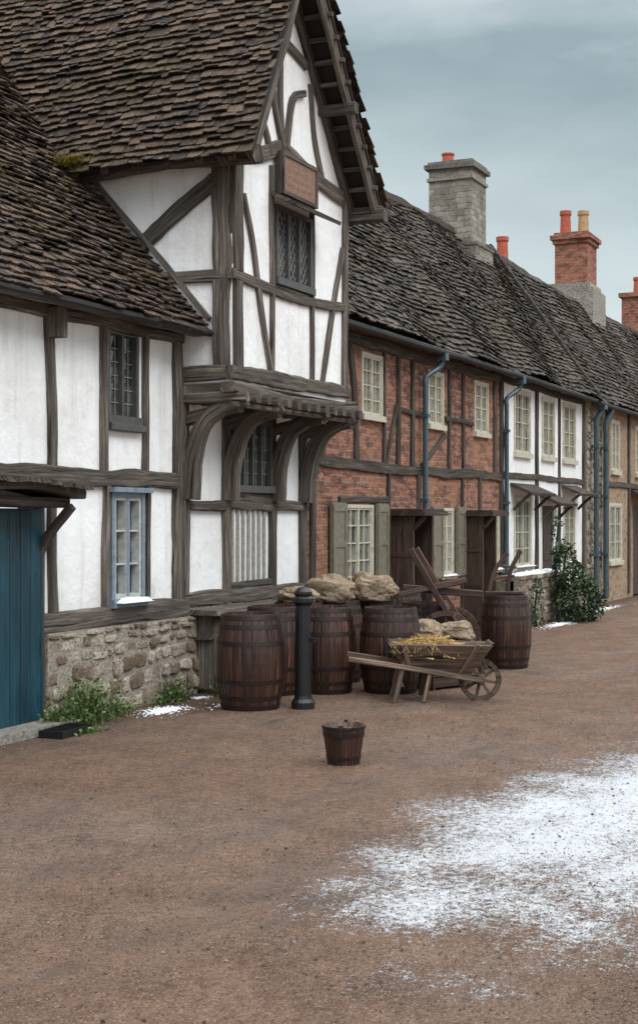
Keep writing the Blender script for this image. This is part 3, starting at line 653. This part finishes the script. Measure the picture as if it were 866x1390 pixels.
pot(pt,35.4,9.38,8.88,.62,.14); pot(py,35.5,8.95,8.88,.6,.14)
cb.box(29.5,30.2,9.1,9.7,6.2,7.3); pot(pt,29.85,9.3,7.3,.55,.13)
cb.box(42.2,43.1,8.7,9.5,6.2,8.3); cb.box(42.12,43.18,8.62,9.58,8.3,8.42); pot(pt,42.6,9.1,8.42,.5,.14)
cb.obj('brick_chimneys',M_BRICK2,E1);cc.obj('chimney_base',M_CHSTONE,E1);pt.obj('red_chimney_pots',M_POT,E1);py.obj('buff_chimney_pot',M_POTY,E1)

# ================================================================== GROUND
g=MB(); g.poly([(-250,-250,0),(350,-250,0),(350,250,0),(-250,250,0)],.5,[(0,0)]*4); g.obj('ground',M_GROUND)
gv=MB()
for k in range(30000):
    x=3.5+12.5*R()**1.5;y=U(.3,7.05)
    if noise.noise(V((x*.8,y*.8,5)))<-.1 and R()<.5: continue
    s=U(.0025,.0065)*(2.0 if R()<.06 else 1); i=len(gv.v); c=V((x,y,s*.3)); r=R()
    gv.v.extend([tuple(c+V(q)*s*U(.7,1.2)) for q in ((1,0,0),(0,1,0),(-1,0,0),(0,-1,0),(0,0,.8))])
    for q in ((0,1,4),(1,2,4),(2,3,4),(3,0,4)): gv.face([i+a for a in q],[(0,0)]*3,r)
gv.obj('gravel',stone('gravel_stones',(.035,.022,.016),(.20,.125,.085),(.46,.35,.27),30))
sb=MB()
for k in range(420):
    if R()<.6: x=12.9+random.gauss(0,.8);y=4.6+random.gauss(0,.55)
    else: x=U(8,15);y=U(3.5,6.9)
    a=U(0,6.28);l=U(.02,.07);d=V((math.cos(a)*l,math.sin(a)*l,U(0,.006)));n_=V((-math.sin(a),math.cos(a),0))*.0018;c=V((x,y,.006))
    sb.poly([c-n_,c+n_,c+d+n_,c+d-n_])
sb.obj('loose_straw',M_STRAW)
def snowpatch(cx,cy,rx,ry,n=260):
    mb=MB(); 
    for k in range(n):
        a=U(0,6.28);q=abs(random.gauss(0,.5)); x=cx+math.cos(a)*rx*q;y=cy+math.sin(a)*ry*q; s=U(.006,.03)*(1.3-min(q,1)); i=len(mb.v)
        s=max(s,.006)
        for t in range(6): mb.v.append((x+math.cos(t*1.047)*s*U(.7,1.3),y+math.sin(t*1.047)*s*U(.7,1.3),.001))
        mb.v.append((x,y,.004+s*.35))
        for t in range(6): mb.face([i+t,i+(t+1)%6,i+6],[(0,0)]*3,.5)
    mb.obj('snow_patch',M_SNOW,smooth=True)
snowpatch(11.35,6.75,.42,.22,520); snowpatch(12.3,6.9,.2,.12,60); snowpatch(23.6,6.3,1.6,.25,500); snowpatch(27.5,6.6,2.2,.2,400); snowpatch(11.9,6.4,.4,.2,50)

# ================================================================== PROPS
def barrel(x,y,h=.87,rm=.31,re=.255,rz=0,z=0):
    e=empty('wooden_barrel',(x,y,z),rz); mb=MB()
    prof=[(re+(rm-re)*math.sin(math.pi*t/10),h*t/10) for t in range(11)]
    mb.lathe((0,0,0),(0,0,1),prof+[(re-.018,h),(re-.022,h-.045),(0.001,h-.045)],88,staves=22,groove=.005)
    mb.obj('staves',M_BARREL,e,local=True)
    hp=MB()
    for t in (.035,.13,.30,.70,.87,.965):
        def rr(q): return re+(rm-re)*math.sin(math.pi*q)
        a=t-.022;b=t+.022; a=max(a,.004); b=min(b,.99)
        hp.lathe((0,0,0),(0,0,1),[(rr(a)-.003,h*a),(rr(a)+.005,h*a),(rr(b)+.005,h*b),(rr(b)-.003,h*b)],44,close=False)
    hp.obj('iron_hoops',M_HOOP,e,smooth=False,local=True)
    pl=MB()
    k=-re+.03
    while k<re-.03:
        k2=min(k+.09,re-.03); yy=math.sqrt(max(0,(re-.024)**2-max(abs(k),abs(k2))**2)); pl.box(k,k2-.004,-yy,yy,h-.05,h-.04); k=k2
    pl.obj('head_boards',M_BARREL,e,local=True)
    return e
barrel(11.85,6.12,.88,.32,.265); barrel(12.95,6.42,.88,.31,.26,1); barrel(13.25,5.98,.87,.30,.25,2); barrel(14.2,6.3,.88,.32,.26,.5)
barrel(13.55,5.40,.86,.315,.26,2.2); barrel(14.85,6.15,.88,.31,.26,1.4); barrel(15.45,5.75,.8,.29,.24,3); barrel(16.35,5.05,.86,.30,.25,.8); barrel(13.7,6.5,.88,.3,.25,.9)
barrel(16.6,6.5,.86,.3,.25,.8)

def sack(x,y,z,sx,sy,sz,rz=0,seed=0,tie=True):
    e=empty('burlap_sack',(x,y,z),rz); mb=MB(); nu=72;nv=40
    for i in range(nv+1):
        ph=math.pi*i/nv
        for k in range(nu):
            th=2*math.pi*k/nu; d=V((math.cos(th)*math.sin(ph),math.sin(th)*math.sin(ph),math.cos(ph)))
            q=V((math.copysign(abs(d.x)**.8,d.x),math.copysign(abs(d.y)**.8,d.y),math.copysign(abs(d.z)**.85,d.z)))
            cr_=abs(noise.noise(d*2.6+V((seed,9,2)))); c2=abs(noise.noise(V((d.x*5,d.y*5,d.z*2.2))+V((seed,1,7))))
            n=1+.30*noise.noise(d*1.5+V((seed,0,0)))+.05*noise.noise(d*6+V((seed,4,0)))-.10*max(0,.10-cr_)/.10-.05*max(0,.12-c2)/.12
            p=V((q.x*sx,q.y*sy,q.z*sz*(1+.25*d.x)))*n
            if p.z<-sz*.75: p.z=-sz*.75
            mb.v.append((p.x,p.y,p.z+sz*.75))
    for i in range(nv):
        for k in range(nu):
            a=i*nu+k;b=i*nu+(k+1)%nu; mb.face([a,a+nu,b+nu,b],[(0,0)]*4,.5)
    mb.obj('filled_body',M_SACK,e,smooth=True,local=True)
    if tie:
        t=MB(); t.lathe((sx*.86,0,sz*.9),(1,0,.6),[(.09,-.08),(.035,0),(.035,.015),(.055,.05),(.07,.09),(.05,.075),(.01,.03)],18,r=.5); t.obj('tied_neck',M_SACK,e,smooth=True,local=True)
    return e
sack(14.12,6.30,.86,.27,.26,.16,1.9,1,False); sack(14.5,5.98,.86,.26,.22,.17,2.2,5); sack(13.65,6.5,.87,.22,.2,.1,.7,9,False)

cr=empty('wooden_crate',(14.15,5.12,0),-.4); mb=MB()
for k in range(4):
    z=.03+k*.11
    for sg_ in (-1,1): mb.box(-.3,.3,sg_*.22-.01,sg_*.22+.01,z,z+.095,j=.002); mb.box(sg_*.3-.01,sg_*.3+.01,-.21,.21,z,z+.095,j=.002)
mb.box(-.31,.31,-.23,.23,.47,.49)
for a in (-.28,.28):
    for b in (-.2,.2): mb.box(a-.02,a+.02,b-.02,b+.02,0,.47)
mb.obj('slats',M_CART,cr,local=True)
sack(14.02,5.2,.49,.2,.17,.12,.4,12,False); sack(14.3,4.98,.49,.2,.17,.11,-.8,17,False)

def wheel(mb,c,axis,Rr,wd=.045,th=.045,n=10):
    c=V(c);ax=V(axis).normalized();e1=ax.orthogonal().normalized();e2=ax.cross(e1)
    mb.lathe(c,ax,[(Rr-th,-wd/2),(Rr,-wd/2),(Rr,wd/2),(Rr-th,wd/2)],40,close=True)
    mb.lathe(c,ax,[(.005,-wd*1.6),(.04,-wd*1.6),(.055,-wd*.6),(.055,wd*.6),(.04,wd*1.6),(.005,wd*1.6)],16)
    for k in range(n):
        t=2*math.pi*k/n+.2; d=e1*math.cos(t)+e2*math.sin(t)
        mb.beam([c+d*.04,c+d*(Rr-th*.6)],.032,.026,ax,jit=0,w2=.024)
wbw=empty('wheelbarrow',(13.12,4.75,0),math.atan2(-.909,.416)); mb=MB()
for s_ in (-1,1):
    mb.beam([(-.86,s_*.27,.42),(-.45,s_*.25,.36),(.0,s_*.19,.28),(.42,s_*.085,.20)],.05,.05,(0,0,1),jit=.004,step=.1)
    mb.beam([(-.30,s_*.22,.52),(-.36,s_*.24,.25),(-.42,s_*.27,0)],.055,.045,(0,1,0),jit=.003)
    mb.beam([(-.08,s_*.20,.30),(-.14,s_*.24,.02)],.045,.04,(0,1,0),jit=.003)
    for b0,b1 in ((0,.5),(.51,1)):
        def P(u,q): 
            xb=-.36+u*.68; xt=-.46+u*.98; x=xb+(xt-xb)*q; zb=.36-.10*u; zt=.56-.02*u; z=zb+(zt-zb)*q
            yb=.21-.10*u; yt=.33-.10*u; return V((x,s_*(yb+(yt-yb)*q),z))
        a,b,c,d=P(0,b0),P(1,b0),P(1,b1),P(0,b1); slab(mb,a,b,c,d,(0,s_,-.5),.022)
    mb.beam([P(.12,-.05)+V((0,s_*.02,0)),P(.12,1.05)+V((0,s_*.02,0))],.045,.025,(0,s_,0),jit=0); mb.beam([P(.85,-.05)+V((0,s_*.02,0)),P(.85,1.05)+V((0,s_*.02,0))],.045,.025,(0,s_,0),jit=0)
slab(mb,(.32,-.11,.26),(.32,.11,.26),(.53,.235,.57),(.53,-.235,.57),(1,0,.6),.022)
slab(mb,(-.36,-.21,.36),(-.36,.21,.36),(-.46,.33,.54),(-.46,-.33,.54),(-1,0,.6),.022)
slab(mb,(-.36,-.21,.35),(.32,-.11,.26),(.32,.11,.26),(-.36,.21,.35),(0,0,1),.022)
mb.beam([(.42,-.11,.2),(.42,.11,.2)],.03,.03,(0,0,1),jit=0); mb.beam([(-.35,-.24,.17),(-.35,.24,.17)],.035,.03,(0,0,1),jit=0)
wheel(mb,(.42,0,.2),(0,1,0),.2,.05,.04,8)
mb.obj('barrow_frame_and_tray',M_BARROW,wbw,local=True)
tr=MB(); tr.lathe((.42,0,.2),(0,1,0),[(.199,-.022),(.205,-.022),(.205,.022),(.199,.022)],40); tr.obj('iron_tyre',M_HOOP,wbw,local=True)
sw=MB()
for k in range(1500):
    u=max(-.38,min(.3,random.gauss(-.08,.17))); v=max(-1,min(1,random.gauss(0,.45))); w_=.26-.1*(u+.4); hh=.50+.13*(1-v*v)*max(0,1-((u+.08)/.36)**2)
    c=V((u,v*w_,hh-U(0,.07))); d=V((U(-1,1),U(-1,1),U(-.35,.3))).normalized()*U(.03,.10); n_=d.cross(V((0,0,1))).normalized()*.0016
    sw.poly([c-n_,c+n_,c+d+n_+V((0,0,U(-.02,.01))),c+d-n_])
for k in range(22):
    c=V((U(-.45,.1),U(-.34,-.25),.55+U(-.03,.02))); d=V((U(-.8,.8),-.3,-.7)).normalized()*U(.03,.09); n_=V((.0014,0,0)); sw.poly([c-n_,c+n_,c+d+n_,c+d-n_])
sw.obj('straw',M_STRAW,wbw,local=True)

hc=empty('handcart',(15.1,5.2,0)); mb=MB()
a=V((15.15,4.95,.04)); b=V((14.75,5.65,1.42)); ax=V((1,.25,0)).normalized()
for k in (0,.55):
    o=ax*k; mb.beam([a+o,a.lerp(b,.5)+o+V((0,0,.03)),b+o],.065,.055,ax,jit=.008)
D=(b-a).normalized()
for t in (.12,.3,.42,.54,.66): 
    p=a.lerp(b,t); mb.beam([p-ax*.03,p+ax*.58],.11,.025,ax.cross(D),jit=.003)
for k,(p,q) in enumerate((((14.7,5.85,.90),(15.05,5.1,1.08)),((14.8,5.75,1.0),(15.15,4.95,.92)))):
    mb.beam([p,q],.07,.05,(1,0,0),jit=.008)
c=a.lerp(b,.36)-ax*.09+V((0,.12,-.12)); wheel(mb,c,ax,.33,.05,.055,10); wheel(mb,c+ax*.75,ax,.33,.05,.055,10)
mb.beam([c-ax*.05,c+ax*.8],.05,.05,(0,0,1),jit=0)
mb.obj('cart_bed_shafts_wheels',M_CART,hc)

bw=empty('broken_cart_wheel',(16.35,5.05,.86)); mb=MB()
c0=V((16.35,5.05,.88)); ex=V((.416,-.909,0)); ey=V((.909,.416,0))
mb.beam([c0-ex*.2,c0-ex*.14+V((0,0,.25)),c0+ex*.02+V((0,0,.47))],.05,.045,ey,jit=.004)
mb.beam([c0+ex*.02,c0+ex*.05+V((0,0,.25)),c0+ex*.17+V((0,0,.5))],.05,.045,ey,jit=.004)
mb.beam([c0-ex*.17+V((0,0,.16)),c0+ex*.1+V((0,0,.2))],.035,.03,ey,jit=0); mb.beam([c0-ex*.1+V((0,0,.33)),c0+ex*.12+V((0,0,.3))],.03,.03,ey,jit=0)
mb.beam([c0-ex*.25,c0+ex*.2],.04,.06,ey,jit=0)
mb.obj('felloes_and_spokes',M_CART,bw)

bp=empty('iron_post',(12.02,5.66,0)); mb=MB()
mb.lathe((0,0,0),(0,0,1),[(.11,0),(.11,.06),(.085,.09),(.078,.12),(.07,.95),(.085,.97),(.1,.985),(.1,1.02),(.075,1.04),(.085,1.06),(.085,1.08),(.04,1.12),(.001,1.125)],16)
mb.box(-.02,.02,-.13,-.05,.62,.66); mb.box(.05,.13,-.025,.025,.35,.62,j=.004)
mb.obj('cast_column',M_IRON,bp,local=True)

bu=empty('wooden_bucket',(9.43,4.12,0),.3); mb=MB()
mb.lathe((0,0,0),(0,0,1),[(.115,0),(.155,.275),(.140,.275),(.105,.22),(.1,.215),(.001,.215)],72,staves=18,groove=.003); mb.obj('staves',M_BARREL,bu,local=True)
hp=MB()
for z0,z1 in ((.035,.06),(.20,.228),(.255,.272)):
    r0=.115+.04*z0/.275;r1=.115+.04*z1/.275
    hp.lathe((0,0,0),(0,0,1),[(r0,z0),(r0+.004,z0),(r1+.004,z1),(r1,z1)],36)
hp.beam([(-.155,0,.25),(-.15,-.08,.275),(0,-.158,.268),(.15,-.08,.275),(.155,0,.25)],.009,.009,(0,0,1),jit=0)
hp.box(-.165,-.15,-.012,.012,.2,.29); hp.box(.15,.165,-.012,.012,.2,.29)
hp.obj('iron_hoops_and_handle',M_HOOP,bu,local=True)
sl=MB()
for k in range(60):
    a=U(0,6.28);q=math.sqrt(R())*.1; sl.box(math.cos(a)*q-.012,math.cos(a)*q+.012,math.sin(a)*q-.012,math.sin(a)*q+.012,.21,.235+U(0,.02),j=.006)
sl.obj('earth_fill',M_BARROW,bu,local=True)

bs=empty('boot_scraper',(9.75,6.72,0),.08); mb=MB()
mb.box(-.24,.24,-.11,-.09,0,.06);mb.box(-.24,.24,.09,.11,0,.06);mb.box(-.24,-.22,-.09,.09,0,.06);mb.box(.22,.24,-.09,.09,0,.06)
for k in range(11): mb.box(-.2+k*.04,-.19+k*.04,-.088,.088,.01,.065)
mb.obj('grate',M_IRON,bs,local=True)
ds=MB(); ds.box(8.9,10.1,6.85,7.1,0,.07,j=.006); ds.obj('doorstep',M_CHSTONE)

# ------------------------------------------------------------------ plants
def leaf(mb,c,d,size,r=None):
    d=d.normalized(); s=d.cross(V((U(-1,1),U(-1,1),U(-1,1)))).normalized(); n=size
    mb.poly([c,c+d*n*.5+s*n*.38,c+d*n,c+d*n*.5-s*n*.38],r)
def weeds(name,x,y,n,rad,h,leafy=.5):
    mb=MB()
    for k in range(n):
        a=U(0,6.28);q=abs(random.gauss(0,.5))*rad; b=V((x+math.cos(a)*q*1.3,min(y+math.sin(a)*q*.6,7.06),0)); hh=h*U(.3,1)*(1-.4*min(1,q/rad/1.2))
        lean=V((U(-.5,.5),U(-.6,.3),1)).normalized(); r=R()
        if R()<leafy:
            for t in range(5): 
                c=b+lean*hh*(t+1)/5.5; leaf(mb,c,V((U(-1,1),U(-1,.6),U(-.1,.8))),U(.02,.045),U(0,1))
            tip=b+lean*hh; w=V((.002,.001,0)); mb.poly([b-w,b+w,tip],r*.5)
        else:
            m=b+lean*hh*.6; tip=b+lean*hh+V((U(-.1,.1),U(-.12,.05),-.02)); w=V((U(-1,1),U(-1,1),0)).normalized()*.003
            mb.poly([b-w,b+w,m+w*.8,m-w*.8],r); mb.poly([m-w*.8,m+w*.8,tip],r)
    mb.obj(name,M_GRASS)
weeds('weeds',10.3,6.92,520,.34,.52); weeds('weeds',10.85,6.95,160,.3,.22,.2); weeds('weeds',12.65,6.75,300,.22,.34,.85); weeds('weeds',11.7,7.0,70,.25,.14,.3); weeds('weeds',9.95,6.6,90,.2,.04,.2)
weeds('weeds',11.95,7.0,110,.2,.28,.6); weeds('weeds',9.95,6.98,120,.15,.3,.6)
def ivy(name,parts,size=.07):
    mb=MB(); 
    for (c,rx,ry,rz,n) in parts:
        for k in range(n):
            d=V((random.gauss(0,1),random.gauss(0,1),random.gauss(0,1))).normalized(); q=U(.45,1)**.5
            f=1+.4*noise.noise(d*2.2+V(c))
            p=V(c)+V((d.x*rx,d.y*ry,d.z*rz))*q*f
            if p.z<.02: p.z=U(.02,.1)
            if noise.noise(p*4.5)<-.28: continue
            leaf(mb,p,(d+V((U(-.8,.8),U(-.8,.8),U(-1,.2)))),U(.6,1.3)*size,max(0,min(1,.4+.6*noise.noise(p*5)+U(-.3,.3)+.2*d.z)))
        mb.beam([(c[0],c[1],0),(c[0]+.03,c[1]+.05,c[2]*.7),(c[0],c[1],c[2]+rz*.6)],.03,.03,(0,1,0),jit=.01,r=0)
    mb.obj(name,M_IVY)
ivy('ivy_bush',[((24.1,6.2,.42),.46,.34,.5,3200),((23.95,6.35,.9),.26,.22,.45,1300),((23.85,6.45,1.4),.11,.1,.4,420),((24.4,6.1,.3),.32,.3,.38,1200)],.052)
ivy('ivy_bush',[((22.75,6.5,.35),.14,.1,.42,500)],.045)
ft=MB(); tk=MB()
for k in range(14):
    c=V((U(85,110),-30+k*6+U(-2,2),U(5,8)))
    tk.beam([(c.x,c.y,0),(c.x+.3,c.y,3),(c.x,c.y,c.z)],.7,.7,(0,1,0),jit=.05,w2=.3)
    for q in range(6): 
        cc_=c+V((U(-3,3),U(-3,3),U(-2,3)))
        for m_ in range(90):
            d=V((random.gauss(0,1),random.gauss(0,1),random.gauss(0,.8))); d=d.normalized()*U(1,2.4); leaf(ft,cc_+d,d+V((0,0,-.5)),U(.5,.9))
dt=empty('distant_trees',(97,0,0)); ft.obj('foliage',M_IVY,dt); tk.obj('trunks',M_TIMBERD,dt)

# ================================================================== WORLD, SUN, CAMERA
sc=bpy.context.scene
w=bpy.data.worlds.new('World'); sc.world=w; w.use_nodes=True; nt=w.node_tree; bg=nt.nodes['Background']
sky=nd(nt,'ShaderNodeTexSky',{'sky_type':'NISHITA'}); sky.sun_disc=False; sky.sun_elevation=math.radians(42); sky.sun_rotation=math.radians(207)
des=nd(nt,'ShaderNodeHueSaturation',None,{'Saturation':.25,'Value':.6,'Color':sky.outputs[0]}).outputs[0]
tc=nt.nodes.new('ShaderNodeTexCoord'); gz=nd(nt,'ShaderNodeSeparateXYZ',None,{0:tc.outputs['Generated']}).outputs[2]
cl=nz(nt,mapped(nt,tc.outputs['Generated'],(1.4,1.4,4.5)),2.6,5,.55)
el=mt(nt,'ADD',gz,mt(nt,'MULTIPLY',mt(nt,'SUBTRACT',cl,.5),.22))
rc=ramp(nt,el,[(0,(.27,.295,.295)),(.09,(.262,.29,.292)),(.19,(.20,.236,.245)),(.32,(.110,.144,.158)),(.5,(.42,.44,.46)),(.8,(.97,.99,1.0))])
sc20=nd(nt,'ShaderNodeVectorMath',{'operation':'SCALE'},{0:rc,'Scale':31.0}).outputs[0]
col=mix(nt,.92,des,sc20); nt.links.new(col,bg.inputs[0]); bg.inputs[1].default_value=.1
sd=bpy.data.lights.new('sun','SUN'); sd.energy=1.3; sd.angle=math.radians(28); sd.color=(1,.985,.97)
so=bpy.data.objects.new('sun',sd); sc.collection.objects.link(so)
az=math.radians(207); el_=math.radians(42); dvec=V((math.sin(az)*math.cos(el_),math.cos(az)*math.cos(el_),math.sin(el_)))
so.rotation_euler=dvec.to_track_quat('Z','Y').to_euler(); so.location=(0,-5,20)
cd=bpy.data.cameras.new('camera'); cam=bpy.data.objects.new('camera',cd); sc.collection.objects.link(cam); sc.camera=cam
cd.sensor_fit='HORIZONTAL'; cd.sensor_width=24; cd.lens=1950/866*24; cd.shift_y=10/866; cd.clip_end=1500; cd.clip_start=.05
cam.location=(0,0,1.75); cam.rotation_euler=(math.radians(90),0,math.radians(-90+24.58))
sc.view_settings.view_transform='Standard'; sc.view_settings.look='None'; sc.view_settings.exposure=0
